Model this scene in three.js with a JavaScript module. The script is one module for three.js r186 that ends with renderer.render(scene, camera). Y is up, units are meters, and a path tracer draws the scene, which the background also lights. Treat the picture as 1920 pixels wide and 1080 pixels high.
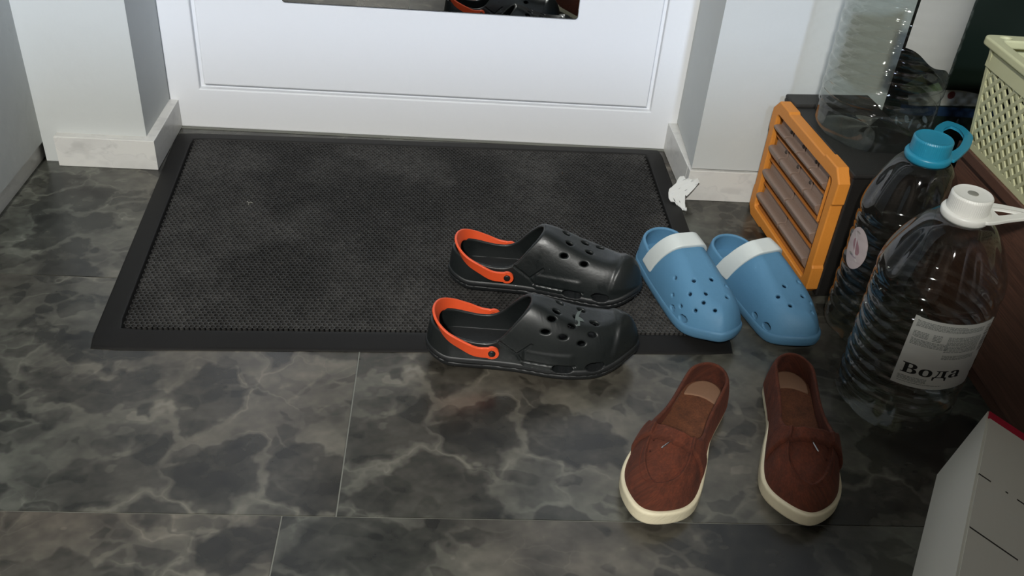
import * as THREE from 'three';
import { mergeGeometries, mergeVertices } from 'three/addons/utils/BufferGeometryUtils.js';
import { RoundedBoxGeometry } from 'three/addons/geometries/RoundedBoxGeometry.js';
import { RectAreaLightUniformsLib } from 'three/addons/lights/RectAreaLightUniformsLib.js';

/* ---------------------------------------------------------------- camera, light, exposure */
RectAreaLightUniformsLib.init();
const scene = new THREE.Scene();
scene.background = new THREE.Color(0x000000);
const renderer = new THREE.WebGLRenderer({ antialias: true });
renderer.toneMapping = THREE.LinearToneMapping;
renderer.toneMappingExposure = 1.32;
renderer.shadowMap.enabled = true;

const FOCAL = 1758.09, PITCH = 0.614311, YAW = 0.0936146, ROLL = 0.0905539;
const CAM = new THREE.Vector3(0, 0.82, 1.645);
const camera = new THREE.PerspectiveCamera(2 * Math.atan(540 / FOCAL) * 180 / Math.PI, 16 / 9, 0.02, 30);
{
  const f = new THREE.Vector3(Math.sin(YAW) * Math.cos(PITCH), -Math.sin(PITCH), -Math.cos(YAW) * Math.cos(PITCH));
  const r0 = new THREE.Vector3().crossVectors(f, new THREE.Vector3(0, 1, 0)).normalize();
  const u0 = new THREE.Vector3().crossVectors(r0, f);
  const r = r0.clone().multiplyScalar(Math.cos(ROLL)).addScaledVector(u0, Math.sin(ROLL));
  const u = u0.clone().multiplyScalar(Math.cos(ROLL)).addScaledVector(r0, -Math.sin(ROLL));
  camera.quaternion.setFromRotationMatrix(new THREE.Matrix4().makeBasis(r, u, f.clone().negate()));
  camera.position.copy(CAM);
}
scene.add(camera);

// two ceiling globes of the hall behind the camera: position, candela, colour
const LAMPS = [
  { at: [-0.5, 2.2, 3.1], cd: 22.5, color: 0xfaf9f4, label: 'pendant lamp with a domed shade at the left of the hall' },
  { at: [0.45, 2.2, 3.6], cd: 17, color: 0xcaddfc, label: 'pendant lamp with a domed shade at the right of the hall' },
];
const LAMP_RADIUS = 0.09;

/* ---------------------------------------------------------------- helpers */
const taken = {};
function numbered(name) { const n = taken[name] = (taken[name] ?? -1) + 1; return n ? name + '_' + String(n).padStart(3, '0') : name; }
function shade(m) { m.castShadow = true; m.receiveShadow = true; return m; }
function part(name, geo, mat, parent, label) {
  const m = shade(new THREE.Mesh(geo, mat)); m.name = numbered(name); parent.add(m);
  if (label) m.userData.label = label;
  return m;
}
function struct(name, geo, mat) { const m = part(name, geo, mat, scene); m.userData.kind = 'structure'; return m; }
function thing(name, label, category, at = [0, 0, 0], turn = 0, group) {
  const o = new THREE.Group(); o.name = numbered(name); o.position.set(...at); o.rotation.y = turn; scene.add(o);
  o.userData = { label, category }; if (group) o.userData.group = group;
  return o;
}
function rng(seed) { let s = seed >>> 0; return () => { s = (s + 0x6D2B79F5) >>> 0; let t = Math.imul(s ^ (s >>> 15), 1 | s); t = (t + Math.imul(t ^ (t >>> 7), 61 | t)) ^ t; return ((t ^ (t >>> 14)) >>> 0) / 4294967296; }; }
const clamp = (x, a = 0, b = 1) => Math.min(b, Math.max(a, x));
const lerp = (a, b, t) => a + (b - a) * t;
const smooth = (a, b, x) => { const t = clamp((x - a) / (b - a)); return t * t * (3 - 2 * t); };
const smax = (a, b, k) => { const h = Math.max(k - Math.abs(a - b), 0) / k; return Math.max(a, b) + h * h * k / 4; };
const smin = (a, b, k) => -smax(-a, -b, k);
function hash(x, y, s = 0) { let h = Math.imul(x, 374761393) ^ Math.imul(y, 668265263) ^ Math.imul(s, 1274126177); h = Math.imul(h ^ (h >>> 13), 1274126177); return ((h ^ (h >>> 16)) >>> 0) / 4294967296; }
function vnoise(x, y, p, s, q = p) {    // value noise that repeats after p cells across and q cells up
  const xi = Math.floor(x), yi = Math.floor(y), fx = x - xi, fy = y - yi, m = (a) => ((a % p) + p) % p, w = (a) => ((a % q) + q) % q;
  const u = fx * fx * (3 - 2 * fx), v = fy * fy * (3 - 2 * fy);
  return lerp(lerp(hash(m(xi), w(yi), s), hash(m(xi + 1), w(yi), s), u), lerp(hash(m(xi), w(yi + 1), s), hash(m(xi + 1), w(yi + 1), s), u), v);
}
function fbm(x, y, p, s, oct = 4, q = p) { let a = 0.5, t = 0, n = 0; for (let o = 0; o < oct; o++) { t += a * vnoise(x, y, p, s + o * 17, q); n += a; a *= 0.5; x *= 2; y *= 2; p *= 2; q *= 2; } return t / n; }
function worley(x, y, p, s, q = p) {           // [nearest, second nearest, id] on a repeating grid
  const xi = Math.floor(x), yi = Math.floor(y); let d1 = 9, d2 = 9, id = 0;
  for (let j = -1; j <= 1; j++) for (let i = -1; i <= 1; i++) {
    const cx = xi + i, cy = yi + j, mx = ((cx % p) + p) % p, my = ((cy % q) + q) % q;
    const dx = cx + hash(mx, my, s) - x, dy = cy + hash(mx, my, s + 1) - y, d = Math.sqrt(dx * dx + dy * dy);
    if (d < d1) { d2 = d1; d1 = d; id = hash(mx, my, s + 2); } else if (d < d2) d2 = d;
  }
  return [d1, d2, id];
}
function dataTexture(w, h, fn, srgb = true) {
  const a = new Uint8Array(w * h * 4);
  for (let y = 0; y < h; y++) for (let x = 0; x < w; x++) { const c = fn(x / w, y / h), k = (y * w + x) * 4; a[k] = clamp(c[0]) * 255; a[k + 1] = clamp(c[1]) * 255; a[k + 2] = clamp(c[2]) * 255; a[k + 3] = 255; }
  const t = new THREE.DataTexture(a, w, h); t.wrapS = t.wrapT = THREE.RepeatWrapping; t.magFilter = THREE.LinearFilter; t.minFilter = THREE.LinearMipmapLinearFilter; t.generateMipmaps = true;
  if (srgb) t.colorSpace = THREE.SRGBColorSpace; t.needsUpdate = true; return t;
}
const std = (o) => new THREE.MeshStandardMaterial({ side: THREE.DoubleSide, ...o });
const phy = (o) => new THREE.MeshPhysicalMaterial({ side: THREE.DoubleSide, ...o });
function box(x0, x1, y0, y1, z0, z1, r = 0, seg = 2) {
  const g = r ? new RoundedBoxGeometry(x1 - x0, y1 - y0, z1 - z0, seg, r) : new THREE.BoxGeometry(x1 - x0, y1 - y0, z1 - z0);
  return g.translate((x0 + x1) / 2, (y0 + y1) / 2, (z0 + z1) / 2);
}
function uvMetres(g) {                  // box-projected uv in metres
  const p = g.attributes.position, n = g.attributes.normal, uv = new Float32Array(p.count * 2);
  for (let i = 0; i < p.count; i++) {
    const a = Math.abs(n.getX(i)), b = Math.abs(n.getY(i)), c = Math.abs(n.getZ(i));
    uv[2 * i] = a > b && a > c ? p.getZ(i) : p.getX(i); uv[2 * i + 1] = b >= a && b >= c ? p.getZ(i) : p.getY(i);
  }
  g.setAttribute('uv', new THREE.BufferAttribute(uv, 2)); return g;
}
function merged(list) { return mergeGeometries(list.map((g) => { const h = g.index ? g.toNonIndexed() : g.clone(); for (const k of Object.keys(h.attributes)) if (!['position', 'normal', 'uv'].includes(k)) h.deleteAttribute(k); return h; })); }
function curve(pts) {                   // monotone-ish interpolation through [x, y] control points
  return (x) => {
    if (x <= pts[0][0]) return pts[0][1];
    for (let i = 0; i < pts.length - 1; i++) if (x <= pts[i + 1][0]) {
      const [x0, y0] = pts[i], [x1, y1] = pts[i + 1], w = x1 - x0, t = (x - x0) / w;
      const m0 = i ? (y1 - pts[i - 1][1]) / (x1 - pts[i - 1][0]) : (y1 - y0) / w, m1 = i + 2 < pts.length ? (pts[i + 2][1] - y0) / (pts[i + 2][0] - x0) : (y1 - y0) / w;
      const t2 = t * t, t3 = t2 * t;
      return (2 * t3 - 3 * t2 + 1) * y0 + (t3 - 2 * t2 + t) * w * m0 + (-2 * t3 + 3 * t2) * y1 + (t3 - t2) * w * m1;
    }
    return pts[pts.length - 1][1];
  };
}
// meshes the zero set of a field (surface nets), normals from the field
function netMesh(f, lo, hi, h) {
  const n = [0, 1, 2].map((k) => Math.ceil((hi[k] - lo[k]) / h) + 1), [nx, ny, nz] = n, v = new Float32Array(nx * ny * nz);
  let q = 0;
  for (let k = 0; k < nz; k++) for (let j = 0; j < ny; j++) for (let i = 0; i < nx; i++) v[q++] = f(lo[0] + i * h, lo[1] + j * h, lo[2] + k * h);
  const at = (i, j, k) => i + nx * (j + ny * k), cell = new Int32Array(nx * ny * nz).fill(-1), pos = [], idx = [];
  const E = []; for (let a = 0; a < 8; a++) for (const b of [1, 2, 4]) if (!(a & b)) E.push([a, a | b]);
  const off = [...Array(8)].map((_, c) => (c & 1) + nx * (((c >> 1) & 1) + ny * (c >> 2)));
  for (let k = 0; k < nz - 1; k++) for (let j = 0; j < ny - 1; j++) for (let i = 0; i < nx - 1; i++) {
    const b = at(i, j, k); let neg = 0; for (let c = 0; c < 8; c++) if (v[b + off[c]] < 0) neg++;
    if (!neg || neg === 8) continue;
    let x = 0, y = 0, z = 0, m = 0;
    for (const [a, c] of E) { const va = v[b + off[a]], vc = v[b + off[c]]; if ((va < 0) === (vc < 0)) continue; const t = va / (va - vc); x += lerp(a & 1, c & 1, t); y += lerp((a >> 1) & 1, (c >> 1) & 1, t); z += lerp(a >> 2, c >> 2, t); m++; }
    cell[b] = pos.length / 3; pos.push(lo[0] + (i + x / m) * h, lo[1] + (j + y / m) * h, lo[2] + (k + z / m) * h);
  }
  const quad = (a, b, c, d, flip) => { if (a < 0 || b < 0 || c < 0 || d < 0) return; if (flip) idx.push(a, c, b, a, d, c); else idx.push(a, b, c, a, c, d); };
  for (let k = 1; k < nz - 1; k++) for (let j = 1; j < ny - 1; j++) for (let i = 1; i < nx - 1; i++) {
    const b = at(i, j, k), s = v[b] < 0;
    if (s !== (v[b + 1] < 0)) quad(cell[at(i, j - 1, k - 1)], cell[at(i, j, k - 1)], cell[b], cell[at(i, j - 1, k)], !s);
    if (s !== (v[b + nx] < 0)) quad(cell[at(i - 1, j, k - 1)], cell[at(i - 1, j, k)], cell[b], cell[at(i, j, k - 1)], !s);
    if (s !== (v[b + nx * ny] < 0)) quad(cell[at(i - 1, j - 1, k)], cell[at(i, j - 1, k)], cell[b], cell[at(i - 1, j, k)], !s);
  }
  const nor = new Float32Array(pos.length), uv = new Float32Array(pos.length / 3 * 2), e = h * 0.6;
  for (let i = 0; i < pos.length; i += 3) {
    const [x, y, z] = [pos[i], pos[i + 1], pos[i + 2]];
    const gx = f(x + e, y, z) - f(x - e, y, z), gy = f(x, y + e, z) - f(x, y - e, z), gz = f(x, y, z + e) - f(x, y, z - e), l = Math.hypot(gx, gy, gz) || 1;
    nor[i] = gx / l; nor[i + 1] = gy / l; nor[i + 2] = gz / l; uv[i / 3 * 2] = x + y * 0.35; uv[i / 3 * 2 + 1] = z + y * 0.8;
  }
  const g = new THREE.BufferGeometry();
  g.setAttribute('position', new THREE.Float32BufferAttribute(pos, 3)); g.setAttribute('normal', new THREE.BufferAttribute(nor, 3)); g.setAttribute('uv', new THREE.BufferAttribute(uv, 2)); g.setIndex(idx);
  return g;
}
function mirrored(g) {                  // the other foot
  const m = g.clone(), p = m.attributes.position, n = m.attributes.normal;
  for (let i = 0; i < p.count; i++) { p.setZ(i, -p.getZ(i)); if (n) n.setZ(i, -n.getZ(i)); }
  if (!m.index) m.setIndex([...Array(p.count).keys()]);
  { const a = m.index.array; for (let i = 0; i < a.length; i += 3) { const t = a[i]; a[i] = a[i + 1]; a[i + 1] = t; } }
  return m;
}
// band with a rounded rectangular section swept along points; widthDir(t) says which way its width runs
function band(pts, width, thick, widthDir, closed = false, n = 96, widthAt = () => 1) {
  const c = new THREE.CatmullRomCurve3(pts.map((p) => new THREE.Vector3(...p)), closed), sec = [], r = thick * 0.45, M = 4;
  for (const [sx, sy] of [[1, 1], [-1, 1], [-1, -1], [1, -1]]) for (let k = 0; k <= M; k++) { const a = (sx > 0 ? (sy > 0 ? 0 : 1.5) : (sy > 0 ? 0.5 : 1)) * Math.PI + k / M * Math.PI / 2; sec.push([Math.cos(a) * r, Math.sin(a) * r, sx, sy]); }
  const S = sec.length, pos = [], idx = [];
  for (let i = 0; i <= n; i++) {
    const t = i / n, p = c.getPointAt(t), T = c.getTangentAt(t), W = widthDir(t).clone(); W.addScaledVector(T, -W.dot(T)).normalize(); const N = new THREE.Vector3().crossVectors(T, W), w = width * widthAt(t);
    for (const [a, b, sx, sy] of sec) { const q = p.clone().addScaledVector(W, sx * (w / 2 - r) + a).addScaledVector(N, sy * (thick / 2 - r) + b); pos.push(q.x, q.y, q.z); }
  }
  for (let i = 0; i < n; i++) for (let k = 0; k < S; k++) { const a = i * S + k, b = i * S + (k + 1) % S; idx.push(a, b, a + S, b, b + S, a + S); }
  if (!closed) for (let k = 1; k < S - 1; k++) { idx.push(0, k + 1, k); const o = n * S; idx.push(o, o + k, o + k + 1); }
  const g = new THREE.BufferGeometry(); g.setAttribute('position', new THREE.Float32BufferAttribute(pos, 3)); g.setIndex(idx); g.setAttribute('uv', new THREE.Float32BufferAttribute(new Float32Array(pos.length / 3 * 2), 2)); g.computeVertexNormals(); return g;
}
function prism(poly, y0, y1, bevel = 0) {   // polygon of [x, z] raised from y0 to y1
  const s = new THREE.Shape(poly.map(([x, z]) => new THREE.Vector2(x, -z)));
  const g = new THREE.ExtrudeGeometry(s, { depth: y1 - y0 - 2 * bevel, bevelEnabled: bevel > 0, bevelSize: bevel, bevelThickness: bevel, bevelOffset: -bevel, bevelSegments: 2 });
  return g.rotateX(-Math.PI / 2).translate(0, y0 + bevel, 0);
}
function ray(x, y) { return new THREE.Vector3(x - 960, 540 - y, -FOCAL).applyQuaternion(camera.quaternion).normalize(); }

/* ---------------------------------------------------------------- textures and materials */
const wallTex = dataTexture(256, 256, (u, v) => { const k = 0.5 + (fbm(u * 16, v * 16, 16, 5, 4) - 0.5) * 0.9; return [k, k, k]; }, false); wallTex.repeat.set(3, 3);
const M = {};
M.wall = std({ color: 0xc3c6c4, roughness: 0.85, bumpMap: wallTex, bumpScale: 0.0006 });
M.ceiling = std({ color: 0x8c867a, roughness: 0.95 });
M.hallPaper = std({ color: 0x40372e, roughness: 0.9, bumpMap: wallTex, bumpScale: 0.0006 });
M.door = phy({ color: 0xe2e3e4, roughness: 0.38 });
M.grout = std({ color: 0x75766f, roughness: 0.8 });
const marbleTex = dataTexture(1536, 1536, (u, v) => {
  const wx = fbm(u * 8, v * 8, 8, 11, 6) - 0.5, wy = fbm(u * 8, v * 8, 8, 47, 6) - 0.5, w2 = fbm(u * 30, v * 30, 30, 14, 4) - 0.5;
  const cloud = fbm(u * 4, v * 5, 4, 81, 4, 5), mid = fbm(u * 22, v * 30, 22, 61, 4, 30), fine = fbm(u * 80, v * 96, 80, 33, 3, 96);
  const a = worley(u * 8 + 1.6 * wx + 0.45 * w2, v * 13 + 2.0 * wy + 0.5 * w2, 8, 3, 13), b = worley(u * 30 + 2.6 * wy + 1.1 * w2, v * 46 + 3.2 * wx + 1.1 * w2, 30, 9, 46);
  const eA = a[1] - a[0], eB = b[1] - b[0];
  const big = smooth(0.08, 0.26, eA + 0.12 * (mid - 0.5)) * smooth(0.34, 0.72, a[2] + 0.9 * (cloud - 0.5)), small = smooth(0.08, 0.3, eB) * smooth(0.42, 0.85, b[2] + 0.7 * (cloud - 0.5));
  let k = 0.51 - 0.21 * big - 0.13 * small * (1 - 0.6 * big) + 0.34 * (cloud - 0.5) + 0.3 * (mid - 0.5) + 0.16 * (fine - 0.5);
  const vein = (1 - smooth(0.0, 0.07, eA + 0.05 * (fine - 0.5))) * smooth(0.52, 0.66, fbm(u * 9, v * 11, 9, 21, 3, 11)), hair = (1 - smooth(0.0, 0.08, eB)) * smooth(0.52, 0.7, fbm(u * 13, v * 15, 13, 27, 3, 15)), spot = smooth(0.76, 0.84, fbm(u * 40, v * 56, 40, 17, 3, 56));
  k += 0.1 * vein + 0.05 * hair + 0.1 * spot;
  const warm = (fbm(u * 3, v * 3, 3, 91, 3) - 0.5) * 0.18;
  return [k * (0.97 + warm), k * (0.985 + 0.02 * warm), k * (0.93 - 0.35 * warm)];
});
M.tile = phy({ map: marbleTex, roughness: 0.27, ior: 1.55, color: 0xa09a94 });
const whiteMarble = dataTexture(512, 256, (u, v) => {
  const w = fbm(u * 4, v * 4, 4, 7, 4) - 0.5, a = fbm(u * 5 + w, v * 3 + w, 45, 71, 5), vein = 1 - smooth(0, 0.03, Math.abs(a - 0.5)), smudge = smooth(0.62, 0.8, fbm(u * 8, v * 8, 8, 19, 4));
  const k = 0.84 - 0.05 * smooth(0.45, 0.75, a) - 0.03 * vein - 0.05 * smudge; return [k, k * 0.995, k * 0.975];
}); whiteMarble.repeat.set(3, 6);
M.skirting = phy({ map: whiteMarble, roughness: 0.3 });
M.rubber = phy({ color: 0x141312, specularIntensity: 0.5, roughness: 0.6 });
M.matBase = std({ color: 0x060505, roughness: 0.9 });
M.matCell = std({ color: 0xffffff, roughness: 0.5 });
const grain = dataTexture(256, 256, (u, v) => { const k = fbm(u * 32, v * 32, 32, 3, 4); return [k, k, k]; }, false); grain.repeat.set(12, 12);
const foamTex = dataTexture(512, 512, (u, v) => { const k = fbm(u * 9, v * 9, 9, 13, 5), d = smooth(0.55, 0.72, k) * fbm(u * 50, v * 50, 50, 2, 2); const r = 0.52 - 0.2 * d; return [r, r, r]; }, false); foamTex.repeat.set(6, 6);
M.blackFoam = phy({ color: 0x191d1d, roughness: 0.8, roughnessMap: foamTex, bumpMap: grain, bumpScale: 0.00012 });
M.blackSole = phy({ color: 0x1b1d1e, roughness: 0.5, bumpMap: grain, bumpScale: 0.00012 });
M.orangeStrap = phy({ color: 0xe4552a, roughness: 0.5 });
M.rivet = phy({ color: 0x1a1919, roughness: 0.4 });
M.scuff = std({ color: 0x5d6663, roughness: 0.8 });
M.blueFoam = phy({ color: 0x5586a8, roughness: 0.62, bumpMap: grain, bumpScale: 0.00012 });
M.blueSole = phy({ color: 0x5482a2, roughness: 0.6, bumpMap: grain, bumpScale: 0.00012 });
M.whiteFoam = phy({ color: 0xd5dcda, roughness: 0.6 });
const suedeTex = dataTexture(512, 512, (u, v) => { const a = fbm(u * 10, v * 10, 10, 23, 5), b = fbm(u * 90, v * 90, 90, 29, 2), k = 0.72 + 0.3 * (a - 0.5) + 0.22 * (b - 0.5); return [k, k * 0.98, k * 0.96]; }); suedeTex.repeat.set(8, 8);
M.suede = phy({ map: suedeTex, color: 0x733820, roughness: 0.95, sheen: 0.25, sheenRoughness: 0.5, sheenColor: new THREE.Color(0x9c4a28), bumpMap: grain, bumpScale: 0.0005 });
M.insole = std({ map: suedeTex, color: 0x7d4a2c, roughness: 0.95 });
M.heelPad = std({ color: 0x80604a, roughness: 0.9 });
M.cream = phy({ color: 0xd8cfb2, roughness: 0.55, bumpMap: grain, bumpScale: 0.0003 });
M.thread = std({ color: 0x54220f, roughness: 0.9 });
M.chrome = std({ color: 0xd8d8d8, roughness: 0.18, metalness: 1 });
M.pet = phy({ color: 0xe9ebe8, roughness: 0.04, transmission: 1, thickness: 0, ior: 1.57 });
M.whitePlastic = phy({ color: 0xd2d2cc, roughness: 0.42 });
M.greyDot = std({ color: 0x77776f, roughness: 0.6 });
M.cyanPlastic = phy({ color: 0x1f7f9c, roughness: 0.4 });
M.paper = std({ color: 0x8f8d84, roughness: 0.75 });
M.orange = phy({ color: 0xd08432, roughness: 0.5, bumpMap: grain, bumpScale: 0.0002 });
M.orangeRib = phy({ color: 0xa8662a, roughness: 0.5 });
M.blackPlastic = phy({ color: 0x191715, roughness: 0.48, bumpMap: grain, bumpScale: 0.0003 });
M.caseLedge = phy({ color: 0x2b2926, roughness: 0.5, bumpMap: grain, bumpScale: 0.0003 });
M.drawer = phy({ color: 0x9d8576, roughness: 0.42, transmission: 0.35, thickness: 0, ior: 1.5 });
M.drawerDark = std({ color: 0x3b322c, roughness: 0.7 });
M.basket = phy({ color: 0xc8c8a0, roughness: 0.45, transmission: 0.18, thickness: 0 });
M.basketFloor = phy({ color: 0xc9c060, roughness: 0.6 });
const woodTex = dataTexture(512, 512, (u, v) => { const g = fbm(u * 4 + 0.3 * fbm(u * 3, v * 12, 12, 8, 3), v * 60, 60, 31, 4), k = 0.3 + 0.16 * (g - 0.5); return [k * 1.1, k * 0.74, k * 0.58]; });
woodTex.repeat.set(2, 2);
M.wood = phy({ map: woodTex, roughness: 0.5 });
M.card = std({ color: 0xd0cdc0, roughness: 0.8 });
M.redCard = std({ color: 0xb01734, roughness: 0.6 });
M.slit = std({ color: 0x2e2b25, roughness: 0.9 });
M.scrap = std({ color: 0xd6d8d6, roughness: 0.8 });

/* ---------------------------------------------------------------- the setting */
const XL = -0.69, XR = 1.25, XH = -1.9, ZH = 0.95, ZB = 4.3, HC = 2.5;   // the entrance niche widens into a hall at ZH
{ // floor: tiles with recessed joints on a bed of grout
  const floor = struct('floor', box(XH - 0.2, XR + 0.2, -0.06, -0.0012, -0.25, ZB + 0.2), M.grout);
  const TW = 0.88, TD = 0.44, J = 0.0009, r = rng(5);
  for (let row = -2; row < 8; row++) {
    const z0 = 0.938 + (row - 1) * TD, z1 = z0 + TD, shift = row % 2 ? -0.165 : -0.106;
    for (let c = -3; c < 3; c++) {
      const x0 = shift + c * TW, x1 = x0 + TW; if (x1 < XH - 0.05 || (x1 < XL - 0.05 && z1 < ZH) || x0 > XR + 0.05 || z1 < -0.2 || z0 > ZB) continue;
      const g = box(x0 + J, x1 - J, -0.012, 0, z0 + J, z1 - J), p = g.attributes.position, uv = new Float32Array(p.count * 2), ou = r(), ov = r(), s = r() < 0.5 ? -1 : 1;
      for (let i = 0; i < p.count; i++) { uv[2 * i] = ou + s * p.getX(i) / 1.15; uv[2 * i + 1] = ov + p.getZ(i) / 1.15; }
      g.setAttribute('uv', new THREE.BufferAttribute(uv, 2)); part('tile', g, M.tile, floor);
    }
  }
}
struct('ceiling', box(XH - 0.2, XR + 0.2, HC, HC + 0.1, -0.25, ZB + 0.2), M.ceiling);
struct('wall_left', uvMetres(prism([[XL - 0.12, 0], [XL, 0], [XL, ZH], [XL - 0.12, ZH]], 0.036, HC)), M.wall);
struct('baseboard_left', uvMetres(box(XL - 0.12, XL - 0.008, 0, 0.036, 0, ZH)), M.skirting);
struct('wall_hall', uvMetres(prism([[XH - 0.12, ZH - 0.1], [XL - 0.12, ZH - 0.1], [XL - 0.12, ZH], [XH, ZH], [XH, ZB], [XH - 0.12, ZB]], 0, HC)), M.hallPaper);
struct('wall_right', uvMetres(box(XR, XR + 0.12, 0, HC, -0.2, ZB)), M.hallPaper);
struct('wall_rear', uvMetres(box(XH - 0.12, XR + 0.12, 0, HC, ZB, ZB + 0.12)), M.hallPaper);
struct('wall_front', uvMetres(box(XL - 0.12, XR + 0.12, 0, HC, -0.24, -0.06)), M.wall);
struct('wall_front_left', uvMetres(prism([[XL, -0.06], [-0.513, -0.06], [-0.513, 0.155], [XL, 0.155]], 0.0, HC)), M.wall);
struct('baseboard_front_left', uvMetres(prism([[-0.663, 0.1], [-0.515, 0.1], [-0.515, 0], [-0.497, 0], [-0.4965, 0.1715], [-0.663, 0.1715]], 0, 0.0555, 0.0012)), M.skirting);
struct('wall_front_right', uvMetres(merged([prism([[0.447, -0.06], [0.742, -0.06], [0.742, 0.19], [0.4345, 0.19]], 0.0622, HC), prism([[0.448, -0.06], [0.74, -0.06], [0.74, 0.176], [0.446, 0.176]], 0, 0.0622)])), M.wall);
struct('baseboard_front_right', uvMetres(merged([prism([[0.4275, 0], [0.446, 0], [0.445, 0.1745], [0.431, 0.1745]], 0, 0.0585, 0.0012), prism([[0.4312, 0.176], [0.74, 0.176], [0.74, 0.194], [0.4312, 0.194]], 0, 0.0595, 0.0012)])), M.skirting);
{ // the door: slab, groove, raised panel, mirror
  const D0 = -0.5125, D1 = 0.4465, P0 = -0.4555, P1 = 0.389, PB = 0.0795, PT = 1.93;
  const frame = new THREE.Shape([new THREE.Vector2(D0, 0.001), new THREE.Vector2(D1, 0.001), new THREE.Vector2(D1, 2.05), new THREE.Vector2(D0, 2.05)]);
  frame.holes.push(new THREE.Path([new THREE.Vector2(P0, PB), new THREE.Vector2(P0, PT), new THREE.Vector2(P1, PT), new THREE.Vector2(P1, PB)]));
  const door = struct('door_1', new THREE.ExtrudeGeometry(frame, { depth: 0.036, bevelEnabled: true, bevelSize: 0.0028, bevelThickness: 0.0028, bevelOffset: -0.0028, bevelSegments: 3 }).translate(0, 0, -0.0388), M.door);
  part('groove', box(P0 - 0.01, P1 + 0.01, PB - 0.01, PT + 0.01, -0.034, -0.0125), M.door, door);
  const G = 0.0085, MX0 = -0.2945, MX1 = 0.2285, MY0 = 0.2515, MY1 = 1.75;
  const rr = (x0, x1, y0, y1, r) => { const s = new THREE.Shape(); s.moveTo(x0 + r, y0); s.lineTo(x1 - r, y0); s.quadraticCurveTo(x1, y0, x1, y0 + r); s.lineTo(x1, y1 - r); s.quadraticCurveTo(x1, y1, x1 - r, y1); s.lineTo(x0 + r, y1); s.quadraticCurveTo(x0, y1, x0, y1 - r); s.lineTo(x0, y0 + r); s.quadraticCurveTo(x0, y0, x0 + r, y0); return s; };
  part('door_panel', new THREE.ExtrudeGeometry(new THREE.Shape([[P0 + G, PB + G], [P1 - G, PB + G], [P1 - G, PT - G], [P0 + G, PT - G]].map(([a, b]) => new THREE.Vector2(a, b))), { depth: 0.0105, bevelEnabled: true, bevelSize: 0.003, bevelThickness: 0.0025, bevelOffset: -0.003, bevelSegments: 3 }).translate(0, 0, -0.0135), M.door, door);
  part('mirror', new THREE.ExtrudeGeometry(rr(MX0, MX1, MY0, MY1, 0.007), { depth: 0.002, bevelEnabled: true, bevelSize: 0.0015, bevelThickness: 0.001, bevelOffset: -0.0015, bevelSegments: 2 }).translate(0, 0, 0.0012), std({ color: 0xd2d6d6, metalness: 1, roughness: 0.01 }), door, 'frameless mirror with rounded corners');
  struct('trim_1', box(D0 - 0.01, D1 + 0.01, 2.05, HC, -0.06, -0.002), M.wall);
  struct('door_threshold', box(D0, D1, 0, 0.0015, -0.06, 0.006), M.grout);
}

/* ---------------------------------------------------------------- lamps and the cupboard behind the camera */
LAMPS.forEach(({ at, cd, color, label }) => {
  const t = thing('pendant_lamp', label, 'lamp', at);
  part('globe', new THREE.SphereGeometry(LAMP_RADIUS, 32, 20), std({ color: 0xffffff, emissive: color, emissiveIntensity: 30, roughness: 0.4 }), t);
  part('shade', new THREE.LatheGeometry([[0.012, 0.13], [0.05, 0.125], [0.1, 0.1], [0.135, 0.055], [0.15, 0.0], [0.148, 0.0], [0.132, 0.054], [0.098, 0.097], [0.05, 0.121], [0.012, 0.126]].map(([a, b]) => new THREE.Vector2(a, b)), 40), M.whitePlastic, t, 'opaque domed shade');
  part('stem', new THREE.CylinderGeometry(0.012, 0.012, HC - at[1] - LAMP_RADIUS, 12).translate(0, (HC - at[1] + LAMP_RADIUS) / 2, 0), M.whitePlastic, t);
  part('ceiling_rose', new THREE.CylinderGeometry(0.04, 0.055, 0.025, 24).translate(0, HC - at[1] - 0.0125, 0), M.whitePlastic, t);
  const l = new THREE.PointLight(color, cd); l.position.set(...at); l.castShadow = true; l.shadow.radius = LAMP_RADIUS / 0.02 * 0.95; l.name = 'pendant_light'; scene.add(l);
});
{
  const c = thing('hall_cupboard', 'dark brown hall cupboard standing behind the viewer', 'cupboard', [0.375, 0, 2.2]);
  part('carcass', box(-0.45, 0.45, 0.05, 1.245, -0.17, 0.2, 0.004), M.wood, c);
  part('plinth', box(-0.43, 0.43, 0, 0.05, -0.15, 0.18), M.wood, c);
  part('top', box(-0.47, 0.47, 1.245, 1.27, -0.2, 0.21, 0.005), M.wood, c);
  for (const s of [-1, 1]) { const d = part('cupboard_door', box(Math.min(s * 0.004, s * 0.44), Math.max(s * 0.004, s * 0.44), 0.07, 1.2, -0.19, -0.171, 0.003), M.wood, c); part('knob', new THREE.SphereGeometry(0.012, 16, 12).translate(s * 0.04, 0.75, -0.2), M.chrome, d); }
}

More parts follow.
